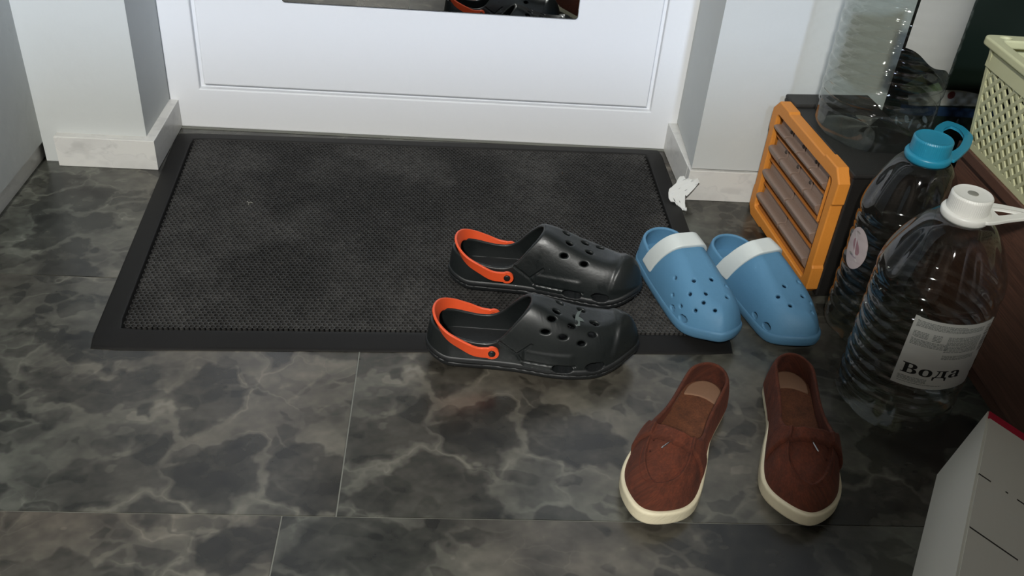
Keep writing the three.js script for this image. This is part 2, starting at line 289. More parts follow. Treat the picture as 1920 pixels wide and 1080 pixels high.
/* ---------------------------------------------------------------- doormat */
{
  const C4 = [[-0.499, 0.028], [0.42, 0.003], [0.42, 0.632], [-0.46, 0.664]];      // back left, back right, front right, front left
  const W = 0.92, D = 0.632, T = 0.0085, B = 0.034;
  const Q = (u, v) => { const a = u / W, b = v / D; return [0, 1].map((k) => lerp(lerp(C4[0][k], C4[1][k], a), lerp(C4[3][k], C4[2][k], a), b)); };
  const mat = thing('doormat', 'black rubber doormat with a honeycomb pattern and smooth border in front of the white door', 'doormat');
  const ring = [[0, 0.0005], [0.004, 0.0035], [B - 0.006, T - 0.0008], [B - 0.002, T], [B, T - 0.0006], [B + 0.001, 0.0022], [B + 0.004, 0.0012]], pos = [], idx = [], NS = 24, K = ring.length;
  const loop = [];
  for (let s = 0; s < 4; s++) for (let i = 0; i < NS; i++) loop.push([s, i / NS]);
  for (const [s, t] of loop) for (const [o, y] of ring) {
    const rad = 0.01, u0 = o, u1 = W - o, v0 = o, v1 = D - o; let u, v;
    if (s === 0) { u = lerp(u0, u1, t); v = v0; } else if (s === 1) { u = u1; v = lerp(v0, v1, t); } else if (s === 2) { u = lerp(u1, u0, t); v = v1; } else { u = u0; v = lerp(v1, v0, t); }
    const cu = Math.max(0, rad - Math.min(u - u0, u1 - u)), cv = Math.max(0, rad - Math.min(v - v0, v1 - v));
    if (cu > 0 && cv > 0) { const l = Math.hypot(cu, cv), k = l > rad ? 1 - rad / l : 0; u += (u < W / 2 ? 1 : -1) * cu * k; v += (v < D / 2 ? 1 : -1) * cv * k; }
    const [x, z] = Q(u, v); pos.push(x, y, z);
  }
  const L = loop.length; for (let i = 0; i < L; i++) for (let k = 0; k < K - 1; k++) { const a = i * K + k, b = ((i + 1) % L) * K + k; idx.push(a, b, a + 1, b, b + 1, a + 1); }
  const g = new THREE.BufferGeometry(); g.setAttribute('position', new THREE.Float32BufferAttribute(pos, 3)); g.setAttribute('uv', new THREE.Float32BufferAttribute(new Float32Array(pos.length / 3 * 2), 2)); g.setIndex(idx); g.computeVertexNormals();
  { const n = g.attributes.normal; let up = 0; for (let i = 0; i < n.count; i++) up += n.getY(i); if (up < 0) { const a = g.index.array; for (let i = 0; i < a.length; i += 3) { const t = a[i]; a[i] = a[i + 1]; a[i + 1] = t; } g.computeVertexNormals(); } }
  part('border', g, M.rubber, mat);
  { const [a, b, c, d] = [[B, B], [W - B, B], [W - B, D - B], [B, D - B]].map(([u, v]) => Q(u, v)); part('base', prism([a, b, c, d], 0.0003, 0.001), M.matBase, mat); }
  // honeycomb cells
  const hole = 0.0031, R = 0.0042, cell = [], ci = [];
  for (let k = 0; k < 6; k++) { const a = (k + 0.5) * Math.PI / 3; for (const [r, y] of [[R, 0.0084], [hole * 1.1, 0.009], [hole, 0.0084], [hole * 1.02, 0.001]]) cell.push(Math.cos(a) * r, y, Math.sin(a) * r); }
  for (let k = 0; k < 6; k++) for (let j = 0; j < 3; j++) { const a = k * 4 + j, b = ((k + 1) % 6) * 4 + j; ci.push(a, a + 1, b, b, a + 1, b + 1); }
  const cg = new THREE.BufferGeometry(); cg.setAttribute('position', new THREE.Float32BufferAttribute(cell, 3)); cg.setIndex(ci); cg.computeVertexNormals();
  const px = R * Math.sqrt(3), pz = R * 1.5, nu = Math.floor((W - 2 * B - 0.008) / px), nv = Math.floor((D - 2 * B - 0.008) / pz), list = [];
  for (let j = 0; j < nv; j++) for (let i = 0; i < nu - (j & 1); i++) list.push([B + 0.008 + (i + (j & 1) / 2) * px, B + 0.008 + j * pz]);
  const im = shade(new THREE.InstancedMesh(cg, M.matCell, list.length)), m4 = new THREE.Matrix4(), col = new THREE.Color(), r = rng(9);
  list.forEach(([u, v], i) => {
    const [x, z] = Q(u, v), dust = fbm(u * 9, v * 9, 4096, 55, 4), k = 0.014 + 0.025 * smooth(0.3, 0.75, dust) * (0.6 + 0.8 * r()) + 0.01 * r();
    m4.makeTranslation(x, (r() - 0.5) * 0.0006, z); im.setMatrixAt(i, m4); im.setColorAt(i, col.setRGB(k, k * 0.97, k * 0.92));
  });
  im.name = 'honeycomb'; im.userData.kind = 'stuff'; mat.add(im);
}
{ // lint on the mat
  const l = thing('lint', 'tiny pale forked bit of lint lying on the doormat', 'lint', [-0.32, 0.0085, 0.285]);
  const pts = [[[-0.004, 0, -0.006], [0, 0.001, 0], [0.001, 0.0015, 0.008]], [[0, 0.001, 0], [0.003, 0.001, -0.002], [0.006, 0.0005, -0.001]]];
  part('fibre', merged(pts.map((p) => new THREE.TubeGeometry(new THREE.CatmullRomCurve3(p.map((q) => new THREE.Vector3(...q))), 10, 0.0006, 6))), M.paper, l);
}

/* ---------------------------------------------------------------- shoes */
// a shoe lies along +x (heel at 0, toe at L), y up, z to the wearer's right; made for the right foot
function outline(L, wr, wl, bend = 0) {            // signed distance to the footprint, negative inside
  const fr = curve(wr), fl = curve(wl), P = [], N = 56;
  const X = (k) => L * (0.5 - 0.5 * Math.cos(Math.PI * k / N)), cap = (t) => Math.pow(clamp(1 - Math.pow(Math.abs(2 * t - 1), 9)), 0.5);
  for (let k = 0; k <= N; k++) { const x = X(k), t = x / L; P.push([x, fr(t) * endShape(t) - bend * smooth(0.55, 1, t)]); }
  for (let k = N - 1; k > 0; k--) { const x = X(k), t = x / L; P.push([x, -fl(t) * endShape(t) - bend * smooth(0.55, 1, t)]); }
  function endShape(t) { const a = t < 0.14 ? Math.sqrt(clamp(1 - ((0.14 - t) / 0.14) ** 2.1)) : 1, b = t > 0.78 ? Math.sqrt(clamp(1 - ((t - 0.78) / 0.22) ** 2.2)) : 1; return a * b; }
  const h = 0.002, x0 = -0.02, z0 = -0.08, nx = Math.ceil((L + 0.04) / h) + 1, nz = Math.ceil(0.16 / h) + 1, G = new Float32Array(nx * nz);
  for (let k = 0; k < nz; k++) for (let i = 0; i < nx; i++) {
    const x = x0 + i * h, z = z0 + k * h; let d = 9, inside = false;
    for (let a = 0, b = P.length - 1; a < P.length; b = a++) {
      const [ax, az] = P[a], [bx, bz] = P[b], ex = bx - ax, ez = bz - az, t = clamp(((x - ax) * ex + (z - az) * ez) / (ex * ex + ez * ez || 1e-12));
      d = Math.min(d, (x - ax - ex * t) ** 2 + (z - az - ez * t) ** 2);
      if ((az > z) !== (bz > z) && x < (bx - ax) * (z - az) / (bz - az) + ax) inside = !inside;
    }
    G[k * nx + i] = Math.sqrt(d) * (inside ? -1 : 1);
  }
  return (x, z) => {
    const fx = clamp((x - x0) / h, 0, nx - 1.001), fz = clamp((z - z0) / h, 0, nz - 1.001), i = fx | 0, k = fz | 0, u = fx - i, v = fz - k, o = k * nx + i;
    return lerp(lerp(G[o], G[o + 1], u), lerp(G[o + nx], G[o + nx + 1], u), v);
  };
}
function dome(s, y, W, H, n) { const a = 1 - clamp(-s / W, -2, 1), b = Math.max(y, 0) / H; return (Math.pow(Math.pow(a, n) + Math.pow(b, n), 1 / n) - 1) * Math.min(W, H); }

function clogGeometry(o) {
  const { L, wall, floor } = o, s = outline(L, o.right, o.left, o.bend), Hc = curve(o.height), spring = (x) => 0.013 * smooth(0.76 * L, L, x) ** 1.5 + 0.006 * (1 - smooth(0, 0.12 * L, x));
  const rim = curve(o.rim.map(([a, b]) => [a * L, b]));
  const cut = (x, y) => smin(y - rim(x), o.collarX + o.collarK * (y - 0.045) + o.collarC * (y - 0.045) ** 2 - x, 0.014);   // negative: kept
  const outer = (x, y, z) => { const d = s(x, z), H = Hc(x / L); let f = dome(d - o.bulge(x / L), y - spring(x) * 0.6, o.W, H, 2.25); return f - o.detail(x / L, y, z, d); };
  const inner = (x, y, z) => Math.max(dome(s(x, z) + wall, y - spring(x) * 0.6, o.W, Hc(x / L) - wall, 2.25), floor - y);
  const drilled = o.holes.map(([hx, hz, rx, rz]) => {
    let a = 0.03, b = 0.12; for (let i = 0; i < 26; i++) { const m = (a + b) / 2; if (outer(hx, m, hz) < 0) a = m; else b = m; }
    const e = 0.003, n = new THREE.Vector3(outer(hx + e, a, hz) - outer(hx - e, a, hz), outer(hx, a + e, hz) - outer(hx, a - e, hz), outer(hx, a, hz + e) - outer(hx, a, hz - e)).normalize();
    return [hx, a, hz, n.x, n.y, n.z, rx, rz];
  });
  const holes = (x, y, z) => {
    let m = 1;
    for (const [hx, hy, hz, nx, ny, nz, rx, rz] of drilled) { const dx = x - hx, dy = y - hy, dz = z - hz; if (dx * dx + dz * dz + dy * dy > 0.0006) continue; const al = dx * nx + dy * ny + dz * nz, px = dx - al * nx, pr = Math.hypot(dy - al * ny, dz - al * nz); m = Math.min(m, Math.max((Math.hypot(px / rx, pr / rz) - 1) * Math.min(rx, rz), Math.abs(al) - 0.011)); }
    return Math.max(m, floor + 0.006 - y);
  };
  const vents = (x, y, z) => { let m = 1; for (const [vx, vy, side, rx, ry] of o.vents) { if (z * side < 0.012) continue; m = Math.min(m, (Math.hypot((x - vx) / rx, (y - vy) / ry) - 1) * Math.min(rx, ry)); } return m; };
  const shellF = (x, y, z) => {
    const out = outer(x, y, z); if (out > 0.012) return out;
    let f = smax(out, -inner(x, y, z), 0.002);
    f = smax(f, cut(x, y), 0.0032); f = smax(f, -holes(x, y, z), 0.002); f = Math.max(f, -vents(x, y, z));
    return Math.max(f, 0.0145 + spring(x) - y);
  };
  const soleF = (x, y, z) => { const d = s(x, z) - o.soleOut, y0 = spring(x), mid = 0.5 * (0.0215 + 0.002), hh = 0.5 * (0.0215 - 0.002); let f = smax(d + 0.25 * Math.max(0, mid - (y - y0)), Math.abs(y - y0 - mid) - hh, 0.006); if (o.groove) f = smax(f, -Math.max(Math.abs(s(x, z) - o.soleOut + 0.0002) - 0.0012, Math.abs(y - y0 - 0.0125) - 0.0009), 0.0008); return Math.max(f, -vents(x, y, z)); };
  const lo = [-0.014, -0.004, -0.068], hi = [L + 0.014, o.top, 0.068], shell = netMesh(shellF, lo, hi, o.cell), sole = netMesh(soleF, [lo[0], lo[1], lo[2]], [hi[0], 0.045, hi[2]], 0.002);
  return { shell, sole, outer, cut, s, spring };
}
function toeAxis(heel, toe) { return { at: [heel[0], heel[1]], turn: Math.atan2(-(toe[1] - heel[1]), toe[0] - heel[0]) }; }

{ // black clogs with orange heel straps
  const L = 0.288;
  const o = {
    L, wall: 0.0048, floor: 0.021, W: 0.036, cell: 0.0018, top: 0.118, soleOut: 0.0015, groove: true,
    bend: 0.012, right: [[0, 0.035], [0.15, 0.036], [0.4, 0.039], [0.6, 0.048], [0.75, 0.05], [0.88, 0.043], [1, 0.03]], left: [[0, 0.034], [0.15, 0.035], [0.4, 0.0355], [0.6, 0.045], [0.75, 0.048], [0.88, 0.045], [1, 0.036]],
    height: [[0, 0.098], [0.25, 0.104], [0.42, 0.104], [0.5, 0.1], [0.6, 0.088], [0.7, 0.077], [0.8, 0.071], [0.92, 0.07], [1, 0.066]],
    rim: [[-0.1, 0.062], [0, 0.06], [0.12, 0.053], [0.25, 0.046], [0.4, 0.05], [1, 0.052]], collarX: 0.094, collarK: 0.62, collarC: 2.2,
    bulge: (t) => 0,
    detail: (t, y, z, d) => {                                       // toe bumper and side panels
      const bump = 0.0018 * smooth(0.87, 0.9, t + 22 * z * z) * smooth(0.028, 0.04, y), x = t * L;
      const seg = (ax, ay, bx, by) => { const ex = bx - ax, ey = by - ay, k = clamp(((x - ax) * ex + (y - ay) * ey) / (ex * ex + ey * ey)); return Math.hypot(x - ax - ex * k, y - ay - ey * k); };
      const side = smooth(0.02, 0.03, Math.abs(z)), g = Math.min(seg(0.098, 0.05, 0.122, 0.034), seg(0.122, 0.034, 0.14, 0.052), seg(0.122, 0.034, 0.128, 0.026), seg(0.128, 0.026, 0.2, 0.026));
      return bump + 0.0012 * smooth(0.128, 0.132, x + 0.0) * (1 - smooth(0.19, 0.2, x)) * side * (1 - smooth(0.04, 0.046, y)) - side * 0.0014 * (1 - smooth(0.0008, 0.0022, g));
    },
    holes: [[0.17, 0.011, 0.0058, 0.0036], [0.199, 0.007, 0.006, 0.0036], [0.222, 0.008, 0.006, 0.0034], [0.164, 0.0245, 0.0056, 0.0034], [0.191, 0.0245, 0.0058, 0.0034], [0.219, 0.0255, 0.006, 0.0032], [0.156, 0.035, 0.0055, 0.003], [0.18, 0.0365, 0.0055, 0.003], [0.205, 0.036, 0.0052, 0.003], [0.175, -0.012, 0.0055, 0.0036], [0.205, -0.014, 0.0055, 0.0036], [0.168, -0.03, 0.005, 0.0032], [0.198, -0.034, 0.005, 0.0032]],
    vents: [[0.183, 0.0215, 1, 0.0135, 0.006], [0.226, 0.024, 1, 0.0125, 0.006], [0.185, 0.0215, -1, 0.0135, 0.006], [0.226, 0.024, -1, 0.0125, 0.006]],
  };
  const G = clogGeometry(o);
  const px = 0.088, py = 0.037, pz = 0.0415, path = [[px, py, pz], [px - 0.02, py + 0.0015, pz + 0.0012], [0.052, py + 0.008, pz - 0.0005], [0.03, py + 0.018, pz - 0.007], [0.0165, py + 0.026, 0.021], [0.0115, py + 0.029, 0], [0.0165, py + 0.026, -0.021], [0.03, py + 0.018, -(pz - 0.007)], [0.052, py + 0.008, -(pz - 0.0005)], [px - 0.02, py + 0.0015, -(pz + 0.0012)], [px, py, -pz]];
  const lean = (t) => new THREE.Vector3(-0.45 * Math.sin(Math.PI * t) ** 3, 1, 0.5 * Math.cos(Math.PI * t) * Math.sin(Math.PI * t));
  const strapG = merged([band(path, 0.0175, 0.0038, lean, false, 110, (t) => 1), ...[1, -1].map((s) => new THREE.CylinderGeometry(0.0094, 0.0094, 0.0038, 28).rotateX(Math.PI / 2).translate(px + 0.001, py, s * pz))]);
  const rivetG = (s) => new THREE.LatheGeometry([[0, 0.003], [0.0035, 0.0029], [0.0046, 0.0022], [0.005, 0.0008], [0.0052, -0.004]].map(([a, b]) => new THREE.Vector2(a, b)), 24).rotateX(s * Math.PI / 2).translate(px + 0.001, py, s * (pz + 0.0012));
  const make = (name, label, heel, toe, y, right, tilt = 0) => {
    const { at, turn } = toeAxis(heel, toe), t = thing(name, label, 'clog', [at[0], y, at[1]], turn, 'pair of black clogs with orange straps'); t.rotation.order = 'YXZ'; t.rotation.x = tilt;
    const F = (g) => right ? g : mirrored(g);
    part('upper', F(G.shell), M.blackFoam, t); part('sole', F(G.sole), M.blackSole, t);
    const st = part('heel_strap', F(strapG), M.orangeStrap, t, 'bright orange heel strap');
    for (const s of [1, -1]) part('rivet', rivetG(s), M.rivet, st);
    return t;
  };
  const near = make('clog', 'black clog with an orange strap and a pale scuff, nearer one, half off the mat', [-0.016, 0.648], [0.265, 0.664], 0.0045, true, 0.0);
  make('clog', 'black clog with an orange strap lying wholly on the mat, farther one', [0.012, 0.476], [0.31, 0.506], 0.009, false);
  { // pale scuff on the near clog: a thin flake that follows the upper
    const pts = [[0.2, 0.004], [0.205, -0.012], [0.199, -0.006], [0.196, 0.004], [0.1945, 0.014], [0.197, 0.023], [0.2015, 0.021], [0.2015, 0.013], [0.2075, 0.012], [0.2055, 0.007]];
    const sh = new THREE.Shape(pts.map(([x, z]) => new THREE.Vector2(x, z))), g = new THREE.ShapeGeometry(sh), p0 = mergeVertices(g), p = p0.attributes.position, top = (x, z) => { let a = 0.03, b = 0.11; for (let i = 0; i < 24; i++) { const m = (a + b) / 2; if (G.outer(x, m, z) < 0) a = m; else b = m; } return a; };
    const P = [], I = []; for (let i = 0; i < p.count; i++) { const x = p.getX(i), z = p.getY(i); P.push(x, top(x, z) + 0.0007, z); } for (let i = 0; i < p.count; i++) { const x = p.getX(i), z = p.getY(i); P.push(x, top(x, z) - 0.001, z); }
    const a = p0.index.array, n = p.count; for (let i = 0; i < a.length; i += 3) { I.push(a[i], a[i + 2], a[i + 1], a[i] + n, a[i + 1] + n, a[i + 2] + n); }
    const q = new THREE.BufferGeometry(); q.setAttribute('position', new THREE.Float32BufferAttribute(P, 3)); q.setIndex(I); q.computeVertexNormals();
    part('scuff', q, M.scuff, near, 'pale scuffed patch');
  }
}
{ // blue clogs with white cuffs
  const L = 0.25;
  const dot = (x, z) => [x, z, 0.0027, 0.0023];
  const o = {
    L, wall: 0.0046, floor: 0.02, W: 0.033, cell: 0.0017, top: 0.108, soleOut: 0.001,
    right: [[0, 0.037], [0.15, 0.04], [0.35, 0.0435], [0.62, 0.045], [0.75, 0.0435], [0.88, 0.035], [1, 0.026]], left: [[0, 0.037], [0.15, 0.0385], [0.4, 0.041], [0.6, 0.0465], [0.75, 0.0505], [0.88, 0.0495], [1, 0.043]],
    height: [[0, 0.09], [0.25, 0.094], [0.42, 0.092], [0.52, 0.086], [0.62, 0.078], [0.75, 0.068], [0.88, 0.058], [1, 0.05]],
    rim: [[-0.1, 0.06], [0, 0.059], [0.15, 0.054], [0.3, 0.05], [1, 0.05]], collarX: 0.062, collarK: 0.45, collarC: 1.5,
    bulge: () => 0, detail: () => 0,
    holes: [dot(0.148, 0.035), dot(0.172, 0.018), dot(0.174, -0.009), dot(0.161, 0.041), dot(0.186, 0.029), dot(0.196, 0.009), dot(0.186, 0.039), dot(0.207, 0.017), dot(0.208, 0.028), dot(0.224, 0.007), dot(0.186, -0.028), dot(0.206, -0.02)],
    vents: [[0.172, 0.026, 1, 0.006, 0.0042], [0.198, 0.026, 1, 0.0075, 0.005], [0.172, 0.026, -1, 0.006, 0.0042], [0.2, 0.027, -1, 0.0075, 0.005]],
  };
  const G = clogGeometry(o);
  const cutX = (y) => o.collarX + o.collarK * (y - 0.045) + o.collarC * (y - 0.045) ** 2;
  const cuffF = (x, y, z) => { const d = Math.abs(G.outer(x, y, z) - 0.0002) - 0.0022, c = G.cut(x, y), t = x - cutX(y); return smax(smax(d, Math.max(-0.0035 - t, t - 0.031), 0.003), Math.max(0.03 - y, c - 0.003), 0.003); };
  const cuff = netMesh(cuffF, [0.03, 0.024, -0.06], [0.17, 0.108, 0.06], 0.0015);
  const make = (label, heel, toe, y, right) => {
    const { at, turn } = toeAxis(heel, toe), t = thing('clog', label, 'clog', [at[0], y, at[1]], turn, 'pair of blue clogs with white cuffs'), F = (g) => right ? g : mirrored(g);
    part('upper', F(G.shell), M.blueFoam, t); part('sole', F(G.sole), M.blueSole, t); part('cuff', F(cuff), M.whiteFoam, t, 'white band folded over the collar');
  };
  make('light blue foam clog with a white cuff standing on the corner of the doormat', [0.336, 0.394], [0.395, 0.637], 0.008, true);
  make('blue foam clog with a white cuff standing on the tiles against the orange drawer organizer', [0.44, 0.394], [0.536, 0.64], 0.0, false);
}
{ // brown suede loafers
  const L = 0.266, W = 0.034;
  const s = outline(L, [[0, 0.031], [0.15, 0.033], [0.4, 0.034], [0.6, 0.042], [0.74, 0.0445], [0.88, 0.039], [1, 0.031]], [[0, 0.031], [0.15, 0.033], [0.4, 0.0335], [0.6, 0.042], [0.74, 0.0465], [0.88, 0.0435], [1, 0.036]], 0.004);
  const Hc = curve([[0, 0.088], [0.2, 0.084], [0.45, 0.08], [0.58, 0.079], [0.7, 0.068], [0.82, 0.056], [0.92, 0.05], [1, 0.045]]), spring = (x) => 0.008 * smooth(0.75 * L, L, x) ** 1.5;
  const rim = curve([[-0.1, 0.058], [0, 0.057], [0.1, 0.054], [0.3, 0.05], [0.5, 0.05], [0.59, 0.058], [0.65, 0.07], [0.71, 0.1], [1, 0.2]].map(([a, b]) => [a * L, b]));
  const outer = (x, y, z) => { const d = s(x, z), t = x / L, seam = smooth(0.5, 0.58, t); return dome(d, y - spring(x), W, Hc(t), 2.15) - 0.0014 * seam * Math.exp(-(((-d - 0.0195) / 0.0017) ** 2)) + 0.0016 * seam * smooth(0.0205, 0.0225, -d) * (1 - smooth(0.024, 0.034, -d)); };
  const cut = (x, y, z) => y - rim(x) - 0.25 * Math.max(0, Math.abs(z) - 0.02);
  const shellF = (x, y, z) => { const out = outer(x, y, z); if (out > 0.012) return out; const inn = Math.max(dome(s(x, z) + 0.0042, y - spring(x), W, Hc(x / L) - 0.0042, 2.15), 0.016 - y); return Math.max(smax(smax(out, -inn, 0.0015), cut(x, y, z), 0.0034), 0.012 + spring(x) - y); };
  const soleF = (x, y, z) => { const y0 = spring(x), mid = 0.0095, hh = 0.0095; return smax(s(x, z) - lerp(-0.0012, 0.0028, smooth(0.3 * L, 0.6 * L, x)), Math.abs(y - y0 - mid) - hh, 0.004); };
  const upper = netMesh(shellF, [-0.012, 0, -0.062], [L + 0.012, 0.1, 0.062], 0.0017), sole = netMesh(soleF, [-0.012, -0.003, -0.062], [L + 0.012, 0.034, 0.062], 0.0019);
  const insole = netMesh((x, y, z) => smax(s(x, z) + 0.0052, Math.abs(y - 0.0205 - spring(x)) - 0.0022, 0.002), [0, 0.012, -0.05], [L * 0.8, 0.03, 0.05], 0.002);
  const pad = netMesh((x, y, z) => smax(smax(s(x, z) + 0.009, x - 0.044 - 0.3 * z * z / 0.02, 0.006), Math.abs(y - 0.023) - 0.0016, 0.002), [0, 0.018, -0.04], [0.07, 0.028, 0.04], 0.0016);
  const saddleF = (x, y, z) => { const o2 = outer(x, y, z), edge = 0.193 - 0.1 * Math.abs(z), bite = Math.hypot((x - 0.198) / 0.008, z / 0.006) - 1; return smax(cut(x, y, z) + 0.0005, smax(smax(Math.abs(o2 - 0.0018 * smooth(0.022, 0.04, y)) - lerp(0.0006, 0.0021, smooth(0.02, 0.036, y)), Math.max(0.1665 - 0.02 * Math.abs(z) - x, x - edge), 0.0014), Math.max(0.02 - y, -bite * 0.006), 0.0012), 0.002); };
  const saddle = netMesh(saddleF, [0.12, 0.012, -0.06], [0.22, 0.092, 0.06], 0.0013);
  const topAt = (x, z) => { let a = 0.02, b = 0.1; for (let i = 0; i < 24; i++) { const m = (a + b) / 2; if (outer(x, m, z) < 0) a = m; else b = m; } return a; };
  const stitchPts = []; for (let k = 0; k <= 40; k++) { const a = -Math.PI * 0.5 + Math.PI * k / 40, x = 0.2 + 0.045 * Math.cos(a), z = 0.026 * Math.sin(a) * (1 - 0.1 * Math.cos(a)); stitchPts.push(new THREE.Vector3(x, topAt(x, z) + 0.0004, z)); }
  const bitG = new THREE.CapsuleGeometry(0.0012, 0.013, 6, 12).rotateZ(Math.PI / 2 - 0.18).rotateY(-0.4).translate(0.196, topAt(0.196, 0.002) + 0.0018, 0.002);
  const make = (label, heel, toe, right) => {
    const { at, turn } = toeAxis(heel, toe), t = thing('loafer', label, 'loafer', [at[0], 0, at[1]], turn, 'pair of brown suede loafers'), F = (g) => right ? g : mirrored(g);
    part('upper', F(upper), M.suede, t); part('sole', F(sole), M.cream, t, 'cream rubber sole');
    const ins = part('insole', F(insole), M.insole, t); part('heel_pad', F(pad), M.heelPad, ins);
    const sd = part('saddle_strap', F(saddle), M.suede, t); part('metal_bit', F(bitG), M.chrome, sd);
    part('apron_stitching', F(new THREE.TubeGeometry(new THREE.CatmullRomCurve3(stitchPts), 80, 0.0006, 5)), M.thread, t);
  };
  make('brown suede loafer with a cream sole, the one nearer the black clogs', [0.365, 0.712], [0.22, 0.962], true);
  make('brown suede loafer with a cream sole, the one beside the bottle with the white cap', [0.474, 0.684], [0.43, 0.938], false);
}

/* ---------------------------------------------------------------- drawer organizer */
const ORG = { at: [0.541, 0, 0.2205], turn: 0.092, w: 0.262, h: 0.217, d: 0.17 };
{
  const t = thing('drawer_organizer', 'small parts organizer with an orange front frame and cloudy drawers in a black case', 'organizer', ORG.at, ORG.turn), { w, h, d } = ORG;
  // black case, open to the front
  part('case', merged([box(0.02, d, 0.0005, 0.008, 0.002, w - 0.002), box(0.0185, d, h - 0.012, h - 0.002, -0.005, w + 0.002, 0.003), box(0.0185, d, 0.0005, h - 0.004, -0.005, 0.008, 0.003), box(0.0185, d, 0.0005, h - 0.004, w - 0.008, w + 0.002, 0.003), box(d - 0.006, d, 0.004, h - 0.006, 0.004, w - 0.004)]), M.blackPlastic, t);
  part('case_ledge', box(0.019, d - 0.004, h - 0.004, h + 0.003, -0.007, 0.037, 0.003), M.caseLedge, t);
  // orange frame with bumper corners, drawn in (z, y)
  const s = new THREE.Shape(), c = 0.014, b = 0.003, e = 0.052, e2 = 0.058;
  const P = [[c, 0], [e2, 0], [e2 + 0.004, b], [w - e2 - 0.004, b], [w - e2, 0], [w - c, 0], [w, c], [w, e], [w - b, e + 0.004], [w - b, h - e - 0.004], [w, h - e], [w, h - c * 1.3], [w - c * 1.3, h], [w - e2, h], [w - e2 - 0.004, h - b], [e2 + 0.004, h - b], [e2, h], [c * 1.3, h], [0, h - c * 1.3], [0, h - e], [b, h - e - 0.004], [b, e + 0.004], [0, e], [0, c]];
  P.forEach(([x, y], i) => i ? s.lineTo(x, y) : s.moveTo(x, y));
  const q = 0.021, ho = new THREE.Path(), rr = 0.008; ho.moveTo(q + rr, q); ho.lineTo(w - q - rr, q); ho.quadraticCurveTo(w - q, q, w - q, q + rr); ho.lineTo(w - q, h - q - rr); ho.quadraticCurveTo(w - q, h - q, w - q - rr, h - q); ho.lineTo(q + rr, h - q); ho.quadraticCurveTo(q, h - q, q, h - q - rr); ho.lineTo(q, q + rr); ho.quadraticCurveTo(q, q, q + rr, q); s.holes.push(ho);
  const fr = new THREE.ExtrudeGeometry(s, { depth: 0.0155, bevelEnabled: true, bevelSize: 0.0022, bevelThickness: 0.0022, bevelOffset: -0.0022, bevelSegments: 3 });
  fr.rotateY(-Math.PI / 2).translate(0.0178, 0, 0);   // (x,y,z) -> (-z, y, x): width runs along +z, depth toward -x
  part('front_frame', fr, M.orange, t, 'orange bumper frame');
  part('frame_lining', merged([box(0.008, 0.06, q - 0.003, q, q - 0.003, w - q + 0.003), box(0.008, 0.06, h - q, h - q + 0.003, q - 0.003, w - q + 0.003), box(0.008, 0.06, q, h - q, q - 0.003, q), box(0.008, 0.06, q, h - q, w - q, w - q + 0.003)]), M.orange, t);
  part('side_rib', box(0.003, 0.03, 0.116, h - q + 0.002, w - q - 0.0145, w - q - 0.0115, 0.001), M.orange, t, 'thin orange rib beside the small drawers');
  // shelves and drawers
  const rows = [[0.161, 0.193, 4], [0.116, 0.159, 4], [0.07, 0.114, 2], [0.025, 0.068, 2]], z0 = q + 0.002, z1 = w - q - 0.008;
  for (const [y0] of rows) part('shelf_strip', box(0.006, 0.03, y0 - 0.0028, y0 - 0.0004, z0, z1), M.orangeRib, t);
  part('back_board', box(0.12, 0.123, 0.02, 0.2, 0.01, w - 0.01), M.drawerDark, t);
  for (const [y0, y1, n] of rows) for (let k = 0; k < n; k++) {
    const ze = n === 4 ? w - q - 0.0155 : z1, a = lerp(z0, ze, k / n) + 0.0022, e1 = lerp(z0, ze, (k + 1) / n) - 0.0022, hh = y1 - y0 - 0.004, len = e1 - a;
    // front plate with a scooped lip, drawn in (depth, height)
    const pr = new THREE.Shape(); pr.moveTo(0.03, 0); pr.lineTo(0.012, 0); pr.lineTo(0.002, hh * 0.3); pr.quadraticCurveTo(-0.0045, hh * 0.52, -0.003, hh * 0.62); pr.quadraticCurveTo(0.001, hh * 0.72, 0.0095, hh * 0.66); pr.lineTo(0.0105, hh); pr.lineTo(0.0128, hh); pr.lineTo(0.0135, 0.0025); pr.lineTo(0.03, 0.0025); pr.closePath();
    const g = new THREE.ExtrudeGeometry(pr, { depth: len - 0.002, bevelEnabled: true, bevelSize: 0.0007, bevelThickness: 0.001, bevelOffset: -0.0007, bevelSegments: 2 }).translate(0, y0, a + 0.001);
    const dr = part('drawer', g, M.drawer, t);
    part('drawer_tray', merged([box(0.013, 0.115, y0, y0 + 0.002, a, e1), box(0.013, 0.115, y0, y0 + hh * 0.8, a, a + 0.0016), box(0.013, 0.115, y0, y0 + hh * 0.8, e1 - 0.0016, e1)]), M.drawer, dr);
    if (n === 4) part('finger_hole', new THREE.SphereGeometry(0.0042, 14, 10).scale(0.5, 0.7, 1).translate(0.0103, y0 + hh * 0.84, e1 - 0.006), M.drawerDark, dr);
  }
}

